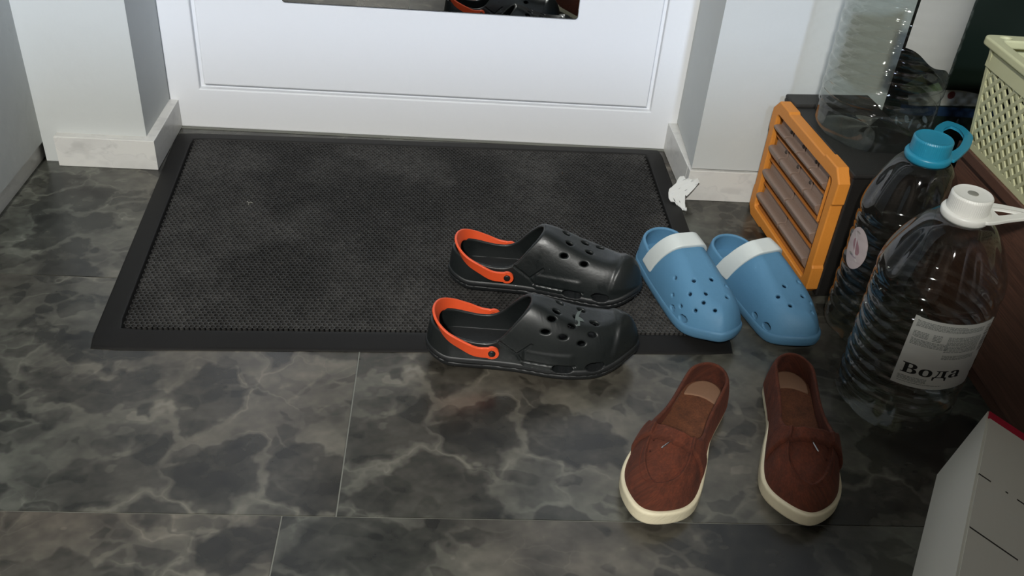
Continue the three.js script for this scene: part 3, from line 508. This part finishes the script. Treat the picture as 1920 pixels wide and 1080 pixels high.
/* ---------------------------------------------------------------- bottles */
function shellOf(fn, H, nt, ny, closeBottom = true) {   // surface of radius fn(angle, y)
  const pos = [], uv = [], idx = [];
  for (let j = 0; j <= ny; j++) for (let i = 0; i <= nt; i++) { const a = i / nt * Math.PI * 2, y = H * j / ny, r = fn(a, y); pos.push(Math.sin(a) * r, y, Math.cos(a) * r); uv.push(i / nt, j / ny); }
  for (let j = 0; j < ny; j++) for (let i = 0; i < nt; i++) { const a = j * (nt + 1) + i, b = a + nt + 1; idx.push(a, a + 1, b, a + 1, b + 1, b); }
  if (closeBottom) {
    const o = pos.length / 3, m = 10;
    for (let j = 0; j <= m; j++) for (let i = 0; i <= nt; i++) { const a = i / nt * Math.PI * 2, r = fn(a, 0) * (1 - j / m), k = j / m; pos.push(Math.sin(a) * r, 0.014 * Math.sin(k * Math.PI / 2) * (0.75 + 0.25 * Math.cos(5 * a) * (1 - k)), Math.cos(a) * r); uv.push(i / nt, k); }
    for (let j = 0; j < m; j++) for (let i = 0; i < nt; i++) { const a = o + j * (nt + 1) + i, b = a + nt + 1; idx.push(a, b, a + 1, a + 1, b, b + 1); }
  }
  const g = new THREE.BufferGeometry(); g.setAttribute('position', new THREE.Float32BufferAttribute(pos, 3)); g.setAttribute('uv', new THREE.Float32BufferAttribute(uv, 2)); g.setIndex(idx); g.computeVertexNormals();
  return g;
}
function patchOf(fn, a0, a1, y0, y1, lift, n = 40, m = 24, skew = () => 0, mask) {   // thin sheet wrapped on a bottle (two faces and an edge's thickness)
  const pos = [], uv = [], idx = [];
  for (const l of [lift, lift - 0.0004]) for (let j = 0; j <= m; j++) for (let i = 0; i <= n; i++) { const u = i / n, v = j / m; let a = lerp(a0, a1, u), y = lerp(y0, y1, v) + skew(u, v); if (mask) [a, y] = mask(u, v, a, y); const r = fn(a, y) + l; pos.push(Math.sin(a) * r, y, Math.cos(a) * r); uv.push(u, v); }
  const N = (n + 1) * (m + 1);
  for (let j = 0; j < m; j++) for (let i = 0; i < n; i++) { const a = j * (n + 1) + i, b = a + n + 1; idx.push(a, a + 1, b, a + 1, b + 1, b, N + a, N + b, N + a + 1, N + a + 1, N + b, N + b + 1); }
  const g = new THREE.BufferGeometry(); g.setAttribute('position', new THREE.Float32BufferAttribute(pos, 3)); g.setAttribute('uv', new THREE.Float32BufferAttribute(uv, 2)); g.setIndex(idx); g.computeVertexNormals(); return g;
}
function bottleProfile(o) {              // ribbed barrel, faceted shoulder, neck
  const { R, H, ribs, y0, y1, ysh, rn } = o, yn = H - 0.03;
  return (a, y) => {
    let r;
    if (y < 0.02) { const k = 1 - y / 0.02; r = R * (1 - 0.16 * k ** 2.2) - 0.003 * k * Math.max(0, Math.cos(o.feet * a)); }
    else if (y < ysh) r = R;
    else if (y < yn) { const k = (y - ysh) / (yn - ysh), c = Math.sqrt(Math.max(0, 1 - k ** 2.3)); r = rn + (R - rn) * (c * 0.72 + (1 - smooth(0, 1, k)) * 0.28); const fl = smooth(0.05, 0.3, k) * (1 - smooth(0.6, 0.9, k)); r -= o.flute * fl * (0.5 + 0.5 * Math.cos(o.facets * a)) ** 3; }
    else r = rn;
    if (y > y0 && y < y1) { const ph = (y - y0) / (y1 - y0) * ribs, w = Math.abs(Math.sin(Math.PI * (ph + o.twist * Math.sin(2 * a)))), e = smooth(y0, y0 + 0.008, y) * (1 - smooth(y1 - 0.008, y1, y)); r -= e * o.depth * (1 - w) ** 1.4; r += e * 0.0006 * Math.sin(7 * a + 3 * Math.floor(ph)); }
    if (o.waist) r -= o.waist * Math.exp(-(((y - ysh + 0.006) / 0.006) ** 2));
    return r;
  };
}
const smoothOf = (o, f) => (a, y) => (y > o.y0 && y < o.y1 ? lerp(o.R - 0.0004, f(a, y), 0.12) : f(a, y));
function capParts(t, H, m, rn, handle, dot) {
  const V = (a) => a.map(([x, y]) => new THREE.Vector2(x, y)), y = H - 0.03;
  const knurl = shellOf((a, yy) => rn + 0.0022 + 0.00013 * Math.cos(60 * a) - (yy > 0.0185 ? (yy - 0.0185) * 0.9 : 0), 0.0205, 240, 12, false).translate(0, y + 0.0095, 0);
  const cap = part('cap', merged([knurl, new THREE.LatheGeometry(V([[0, 0.0287], [rn * 0.75, 0.0288], [rn - 0.001, 0.0297], [rn + 0.0005, 0.03]]), 48).translate(0, y, 0)]), m, t, m === M.whitePlastic ? 'white screw cap' : 'turquoise screw cap');
  part('collar_ring', new THREE.LatheGeometry(V([[rn + 0.0004, 0.0095], [rn + 0.0055, 0.009], [rn + 0.007, 0.006], [rn + 0.0066, 0.001], [rn + 0.004, -0.003], [rn + 0.001, -0.003], [rn + 0.0004, 0.0095]]), 56).translate(0, y, 0), m, t);
  if (dot) part('cap_dimple', new THREE.LatheGeometry(V([[0, 0.0008], [0.005, 0.0007], [0.0062, 0.0002], [0.0064, -0.001]]), 20).translate(0.001, y + 0.029, -0.002), M.greyDot, cap);
  handle(t, y + 0.004);
}
function loopHandle(pts, hole, y, thick, mat, t) {   // flat loop in plan: outline minus hole, points as [x, z]
  const s = new THREE.Shape(new THREE.CatmullRomCurve3(pts.map(([x, z]) => new THREE.Vector3(x, -z, 0)), true, 'catmullrom', 0.3).getPoints(60).map((p) => new THREE.Vector2(p.x, p.y)));
  s.holes.push(new THREE.Path(new THREE.CatmullRomCurve3(hole.map(([x, z]) => new THREE.Vector3(x, -z, 0)), true, 'catmullrom', 0.3).getPoints(40).map((p) => new THREE.Vector2(p.x, p.y))));
  part('carry_loop', new THREE.ExtrudeGeometry(s, { depth: thick - 0.002, bevelEnabled: true, bevelSize: 0.001, bevelThickness: 0.001, bevelOffset: -0.001, bevelSegments: 2 }).rotateX(-Math.PI / 2).translate(0, y, 0), mat, t);
}
const canvasTex = (w, h, draw) => { const c = document.createElement('canvas'); c.width = w; c.height = h; draw(c.getContext('2d'), w, h); const t = new THREE.CanvasTexture(c); t.colorSpace = THREE.SRGBColorSpace; t.magFilter = THREE.LinearFilter; return t; };
const B1 = { R: 0.0865, H: 0.36, ribs: 11, y0: 0.045, y1: 0.235, ysh: 0.245, rn: 0.0215, depth: 0.0032, twist: 0.12, facets: 9, flute: 0.003, feet: 6, waist: 0 };
const B2 = { R: 0.0635, H: 0.315, ribs: 9, y0: 0.022, y1: 0.18, ysh: 0.2, rn: 0.0235, depth: 0.003, twist: 0.06, facets: 8, flute: 0.003, feet: 5, waist: 0.0018 };
const B3 = { R: 0.0755, H: 0.322, ribs: 10, y0: 0.02, y1: 0.188, ysh: 0.202, rn: 0.0215, depth: 0.0036, twist: 0.06, facets: 9, flute: 0.0035, feet: 5, waist: 0.002 };
{ // on the organizer
  const f = bottleProfile(B1), t = thing('water_bottle', 'large clear ribbed bottle with a blank pale label standing on the organizer', 'bottle', [0.656, ORG.h - 0.0015, 0.337]);
  part('body', shellOf(f, B1.H, 128, 220), M.pet, t);
  const az = Math.atan2(-0.656, 1.308);
  const jag = (u, v) => (v < 0.5 ? 0 : 0) - 0.042 * (1 - v) * u + (1 - v) * 0.003 * Math.sin(u * 9);
  part('label', patchOf(smoothOf(B1, f), az + 0.15, az + 1.16, 0.168, 0.262, 0.002, 40, 30, jag), M.paper, t, 'blank whitish label');
  capParts(t, B1.H, M.whitePlastic, B1.rn, (tt, y) => loopHandle([[0.015, -0.016], [0.05, -0.012], [0.072, 0], [0.05, 0.012], [0.015, 0.016]], [[0.03, -0.008], [0.05, -0.006], [0.062, 0], [0.05, 0.006], [0.03, 0.008]], y, 0.004, M.whitePlastic, tt), false);
}
{ // turquoise cap
  const f = bottleProfile(B2), t = thing('water_bottle', 'clear ribbed bottle with a turquoise cap and loop standing on the floor beside the organizer', 'bottle', [0.6365, 0, 0.557]);
  part('body', shellOf(f, B2.H, 128, 220), M.pet, t);
  const az = Math.atan2(-0.637, 1.088), oval = (u, v, a, y) => { const p = u * 2 - 1, q = v * 2 - 1, k = Math.sqrt(1 - 0.5 * q * q), k2 = Math.sqrt(1 - 0.5 * p * p); return [az - 0.83 + p * k * 0.34, 0.148 + q * k2 * 0.032]; };
  const tex = canvasTex(256, 256, (c, w, h) => { c.fillStyle = '#a99c9b'; c.fillRect(0, 0, w, h); c.fillStyle = '#8a676c'; c.beginPath(); c.ellipse(128, 118, 62, 30, 0.6, 0, 7); c.fill(); c.strokeStyle = '#b5adab'; c.lineWidth = 12; c.beginPath(); c.moveTo(60, 40); c.bezierCurveTo(150, 80, 80, 150, 190, 200); c.stroke(); c.fillStyle = '#8d7f86'; c.fillRect(90, 175, 80, 10); });
  part('sticker', patchOf(smoothOf(B2, f), 0, 1, 0, 1, 0.0008, 30, 30, () => 0, oval), std({ map: tex, roughness: 0.6 }), t, 'oval pinkish sticker');
  capParts(t, B2.H, M.cyanPlastic, B2.rn, (tt, y) => loopHandle([[0.012, -0.028], [0.046, -0.085], [0.072, -0.106], [0.088, -0.09], [0.088, -0.058], [0.066, -0.022], [0.028, 0.018], [0.02, 0.0]], [[0.034, -0.032], [0.052, -0.076], [0.07, -0.09], [0.078, -0.078], [0.075, -0.056], [0.054, -0.024], [0.036, -0.008]], y, 0.0045, M.cyanPlastic, tt), false);
}
{ // white cap
  const f = bottleProfile(B3), t = thing('water_bottle', 'clear ribbed bottle with a white cap and a printed white label reading Вода', 'bottle', [0.6125, 0, 0.7185]);
  part('body', shellOf(f, B3.H, 128, 220), M.pet, t);
  const az = Math.atan2(-0.6125, 0.927);
  const tex = canvasTex(1024, 1024, (c, w, h) => {
    c.fillStyle = '#cdcfc9'; c.fillRect(0, 0, w, h);
    const line = (x, y, l, s, g = '#7d837f') => { c.fillStyle = g; c.fillRect(x, y, l, s); };
    const r = rng(77), text = (x, y, l, n, s) => { for (let k = 0; k < n; k++) { let q = x; while (q < x + l) { const ww = 10 + r() * 44; line(q, y + k * s, Math.min(ww, x + l - q), s * 0.58); q += ww + 6; } } };
    text(40, 40, 560, 5, 18); text(560, 60, 300, 4, 18); text(40, 190, 170, 5, 20); text(40, 310, 420, 5, 18); text(430, 190, 440, 12, 20); text(260, 190, 100, 5, 22); text(440, 470, 430, 4, 18);
    c.fillStyle = '#474643'; for (let k = 0; k < 32; k++) { const yy = 60 + k * 13; c.fillRect(915, yy, 96, r() < 0.4 ? 10 : r() < 0.5 ? 6 : 3); }
    c.fillStyle = '#0c0b0b'; c.font = 'bold 250px serif'; c.textBaseline = 'alphabetic'; c.save(); c.translate(50, 830); c.scale(1.18, 0.85); c.fillText('Вода', 0, 0); c.restore();
    text(50, 875, 330, 4, 19); text(60, 960, 520, 1, 18);
  });
  const wob = (u, v) => 0.0012 * Math.sin(v * 20) * (u < 0.05 || u > 0.95 ? 1 : 0.2);
  part('label', patchOf(smoothOf(B3, f), az - 0.1, az + 1.3, 0.086, 0.187, 0.0009, 48, 40, wob), std({ map: tex, roughness: 0.6 }), t, 'white printed label reading Вода with a dark barcode');
  capParts(t, B3.H, M.whitePlastic, B3.rn, (tt, y) => loopHandle([[0.012, -0.022], [0.046, -0.02], [0.088, -0.004], [0.09, 0.006], [0.046, 0.018], [0.012, 0.026]], [[0.034, -0.009], [0.05, -0.008], [0.072, 0], [0.05, 0.007], [0.034, 0.01]], y, 0.0045, M.whitePlastic, tt), true);
}

/* ---------------------------------------------------------------- cabinet, basket, sack, box, scrap */
{
  const c = thing('shoe_cabinet', 'low dark brown wooden cabinet on the right that carries the plastic basket', 'cabinet', [0.73, 0, 0.46]);
  part('carcass', box(0.006, 0.5, 0.03, 0.252, 0.004, 0.37, 0.002), M.wood, c); part('top', box(0, 0.51, 0.252, 0.268, 0, 0.375, 0.002), M.wood, c); part('plinth', box(0.02, 0.49, 0, 0.03, 0.02, 0.36), M.wood, c);
}
{ // lattice basket
  const t = thing('plastic_basket', 'pale yellow-green plastic basket with lattice sides standing on the brown cabinet', 'basket', [0.736, 0.2685, 0.477]);
  const HB = 0.145, LZ = 0.34, LX = 0.24, fl = 0.02, bars = [], rims = [];
  // side wall frame: origin, along, up (flared), thickness normal
  const side = (o, u, v, len, nrm) => {
    const U = new THREE.Vector3(...u), V = new THREE.Vector3(...v), O = new THREE.Vector3(...o), N = new THREE.Vector3(...nrm), h = V.length(), list = [];
    const bar = (a, b, w, th) => { const A = O.clone().addScaledVector(U, a[0]).addScaledVector(V, a[1] / h), Bp = O.clone().addScaledVector(U, b[0]).addScaledVector(V, b[1] / h), d = Bp.clone().sub(A), l = d.length(); if (l < 0.004) return; d.normalize(); const W = new THREE.Vector3().crossVectors(N, d).normalize(), g = new RoundedBoxGeometry(l + w * 0.3, w, th, 1, Math.min(w, th) * 0.3); g.applyMatrix4(new THREE.Matrix4().makeBasis(d, W, new THREE.Vector3().crossVectors(d, W)).setPosition(A.add(Bp).multiplyScalar(0.5))); list.push(g); };
    const y0 = 0.006, y1 = h - 0.026, S = 0.0205;
    const clip = (c, dir) => { let a0 = 0, a1 = len; const Y = (a) => (a - c) * dir; let lo, hi; if (dir > 0) { lo = Math.max(a0, c + y0 / 1); hi = Math.min(a1, c + y1); } else { lo = Math.max(a0, c - y1); hi = Math.min(a1, c - y0); } if (hi > lo) bar([lo, Y(lo)], [hi, Y(hi)], 0.0056, 0.0026); };
    for (let c = -0.2; c < len + 0.2; c += S) { clip(c, 1); clip(c + S * 0.5, -1); }
    bar([0, 0.004], [len, 0.004], 0.01, 0.004); bar([0, h - 0.018], [len, h - 0.018], 0.022, 0.003);
    for (const e of [0.002, len - 0.002]) bar([e, 0], [e, h], 0.008, 0.004);
    return merged(list);
  };
  part('lattice_side', side([0, 0, 0], [0, 0, 1], [-fl, HB, 0], LZ, [-1, 0, 0]), M.basket, t);
  part('lattice_side', side([0, 0, 0], [1, 0, 0], [0, HB, -fl], LX, [0, 0, -1]), M.basket, t);
  part('lattice_side', side([LX, 0, 0], [0, 0, 1], [fl, HB, 0], LZ, [1, 0, 0]), M.basket, t);
  part('lattice_side', side([0, 0, LZ], [1, 0, 0], [0, HB, fl], LX, [0, 0, 1]), M.basket, t);
  part('basket_floor', box(0, LX, 0, 0.003, 0, LZ, 0.001), M.basket, t);
  // broad flat rim with finger holes
  const a = fl, s = new THREE.Shape(), r = 0.012, o = 0.004; const X0 = -a - o, X1 = LX + a + o, Z0 = -a - o, Z1 = LZ + a + o;
  const rect = (S, x0, x1, z0, z1, q) => { S.moveTo(x0 + q, z0); S.lineTo(x1 - q, z0); S.quadraticCurveTo(x1, z0, x1, z0 + q); S.lineTo(x1, z1 - q); S.quadraticCurveTo(x1, z1, x1 - q, z1); S.lineTo(x0 + q, z1); S.quadraticCurveTo(x0, z1, x0, z1 - q); S.lineTo(x0, z0 + q); S.quadraticCurveTo(x0, z0, x0 + q, z0); };
  rect(s, X0, X1, Z0, Z1, r); const hp = new THREE.Path(); rect(hp, X0 + 0.017, X1 - 0.017, Z0 + 0.022, Z1 - 0.022, r * 0.6); s.holes.push(hp);
  for (const [hx, hz, ex, ez] of [[X0 + 0.026, Z0 + 0.012, 0.0065, 0.0045], [X1 - 0.03, Z0 + 0.012, 0.0065, 0.0045]]) { const e = new THREE.Path(); e.absellipse(hx, hz, ex, ez, 0, Math.PI * 2, true); s.holes.push(e); }
  part('rim', new THREE.ExtrudeGeometry(s, { depth: 0.006, bevelEnabled: true, bevelSize: 0.003, bevelThickness: 0.003, bevelOffset: -0.003, bevelSegments: 4 }).rotateX(Math.PI / 2).translate(0, HB + 0.004, 0), M.basket, t);
}
{ // dark green sack behind the basket
  const x0 = 0.752, x1 = 1.2, H = 0.95, zf = 0.22, D = 0.15;
  const t = thing('plastic_sack', 'tall dark green plastic sack with a pale printed band behind the basket', 'sack', [x0, 0, zf - D]);
  const f = (x, y, z) => { const wv = 0.005 * Math.sin(y * 31 + x * 9) + 0.004 * Math.sin(y * 13 - x * 23 + 1); const a = Math.abs(x - (x1 - x0) / 2) - (x1 - x0) / 2, b = Math.abs(y - H / 2) - H / 2, c = Math.abs(z - D / 2) - D / 2 + 0.012 + wv; return smax(smax(a, b, 0.05), c, 0.06); };
  const g = netMesh(f, [-0.02, -0.02, -0.02], [x1 - x0 + 0.02, H + 0.02, D + 0.03], 0.011), p = g.attributes.position, uv = g.attributes.uv;
  for (let i = 0; i < p.count; i++) uv.setXY(i, clamp(p.getX(i) / (x1 - x0), 0.002, 0.998), clamp(p.getY(i) / H, 0.002, 0.998));
  const tex = canvasTex(1024, 2048, (c, w, h) => {
    const X = (m) => (m - x0) / (x1 - x0) * w, Y = (m) => (1 - m / H) * h, sx = w / (x1 - x0), sy = h / H;
    c.fillStyle = '#101a14'; c.fillRect(0, 0, w, h);
    const r = rng(3); for (let k = 0; k < 26; k++) { c.fillStyle = ['#16241b', '#0c130f', '#1b2b1e'][k % 3]; c.beginPath(); c.ellipse(r() * w, r() * h, 40 + r() * 120, 10 + r() * 30, r() * 3, 0, 7); c.fill(); }
    c.fillStyle = '#566a4c'; c.beginPath(); c.moveTo(X(0.762), Y(0.232)); c.lineTo(X(0.785), Y(0.262)); c.lineTo(X(0.8), Y(0.243)); c.lineTo(X(0.816), Y(0.25)); c.lineTo(X(0.83), Y(0.236)); c.lineTo(X(0.79), Y(0.225)); c.fill();
    c.fillStyle = '#7d7f77'; c.beginPath(); c.moveTo(X(0.775), Y(0.222)); c.quadraticCurveTo(X(0.85), Y(0.252), X(0.93), Y(0.222)); c.lineTo(X(0.93), Y(0.212)); c.lineTo(X(0.78), Y(0.206)); c.fill();
    c.fillStyle = '#4c2220'; c.beginPath(); c.arc(X(0.848), Y(0.2275), 0.0065 * sx, 0, 7); c.fill();
    c.fillStyle = '#16293f'; c.fillRect(X(0.77), Y(0.206), 0.17 * sx, 0.016 * sy); c.fillStyle = '#5d6a74'; for (let k = 0; k < 14; k++) { c.beginPath(); c.ellipse(X(0.768 + r() * 0.12), Y(0.168 + r() * 0.016), (0.002 + 0.006 * r()) * sx, (0.001 + 0.003 * r()) * sy, r() * 3, 0, 7); c.fill(); }
  });
  part('sack_body', g, phy({ map: tex, roughness: 0.38, side: THREE.DoubleSide }), t);
}
{ // white carton, lower right
  const P1 = [0.6545, 0.1, 0.846], P2 = [0.6227, 0, 0.8545], A = [-0.522, 0, 0.853], Bv = [0.8, -0.3, 0.5], LA = 0.36, LB = 0.2;
  const t = thing('carton', 'white carton with a red rear edge and slit perforations in the lower right corner', 'box');
  const v = (b, a, k, d, m) => [b[0] + a[0] * k + d[0] * m, b[1] + a[1] * k + d[1] * m, b[2] + a[2] * k + d[2] * m];
  // closed solid from eight corners
  const solid = (c) => { const F = [[0, 1, 2, 3], [4, 7, 6, 5], [0, 4, 5, 1], [1, 5, 6, 2], [2, 6, 7, 3], [3, 7, 4, 0]], pos = []; for (const [a, b, d, e] of F) for (const k of [a, b, d, a, d, e]) pos.push(...c[k]); const g = new THREE.BufferGeometry(); g.setAttribute('position', new THREE.Float32BufferAttribute(pos, 3)); g.computeVertexNormals(); return g; };
  const top = [P1, v(P1, A, LA, Bv, 0), v(P1, A, LA, Bv, LB), v(P1, A, 0, Bv, LB)], bot = [P2, v(P2, A, LA, Bv, 0), [...v(P1, A, LA, Bv, LB)], [...v(P1, A, 0, Bv, LB)]].map((p) => [p[0], 0, p[2]]);
  part('carton_body', solid([...top, ...bot]), M.card, t);
  const lift = (p, h) => [p[0] + 0.0, p[1] + h, p[2]], slab = (a0, a1, b0, b1, th, lo = -0.0015) => { const q = [[a0, b0], [a1, b0], [a1, b1], [a0, b1]].map(([a, b]) => v(v(P1, A, a, Bv, 0), [0, 0, 0], 0, Bv, b)); return solid([...q.map((p) => lift(p, th)), ...q.map((p) => lift(p, lo))]); };
  part('red_edge', slab(0.0, 0.013, 0.0015, LB, 0.0016), M.redCard, t, 'red printed edge');
  part('lid_panel', slab(0.0135, LA, 0.0032, LB, 0.0018), M.card, t);
  const slits = []; for (const [a, bs] of [[0.118, [[0.003, 0.018], [0.036, 0.039], [0.05, 0.075]]], [0.205, [[0.004, 0.06]]]]) for (const [b0, b1] of bs) slits.push(slab(a, a + 0.0018, b0, b1, 0.0021, 0));
  for (const g of slits) part('slit', g, M.slit, t);
}
{ // torn scrap at the corner of the right skirting
  const t = thing('paper_scrap', 'crumpled white paper scrap hanging at the corner of the right baseboard', 'scrap', [0.424, 0.0, 0.205]), pos = [], idx = [], n = 14, m = 8, r = rng(21);
  const rows = [[0.012, 0.042, -0.012, 0.03], [0.004, 0.038, -0.002, 0.036], [-0.01, 0.024, 0.004, 0.03], [-0.012, 0.014, 0.012, 0.026], [-0.002, 0.004, 0.022, 0.012], [0.001, -0.0, 0.03, 0.006]];
  const cx = curve(rows.map((q, i) => [i, q[0]])), cy = curve(rows.map((q, i) => [i, q[1]])), cz = curve(rows.map((q, i) => [i, q[2]])), cw = curve(rows.map((q, i) => [i, q[3]]));
  for (const l of [0, -0.0012]) for (let j = 0; j <= n; j++) for (let i = 0; i <= m; i++) { const k = j / n * 5, u = i / m - 0.5, c = 0.0035 * Math.sin(i * 2.1 + j * 1.3) + 0.002 * (hash(i, j, 5) - 0.5); pos.push(cx(k) + u * cw(k), Math.max(0.0015, cy(k) + c + l), cz(k) + 0.35 * u * cw(k) - c * 0.6 + l); }
  const N = (n + 1) * (m + 1); for (let j = 0; j < n; j++) for (let i = 0; i < m; i++) { const a = j * (m + 1) + i, b = a + m + 1; idx.push(a, b, a + 1, a + 1, b, b + 1, N + a, N + a + 1, N + b, N + a + 1, N + b + 1, N + b); }
  const g = new THREE.BufferGeometry(); g.setAttribute('position', new THREE.Float32BufferAttribute(pos, 3)); g.setIndex(idx); g.computeVertexNormals();
  part('crumple', g, M.scrap, t);
}

renderer.render(scene, camera);
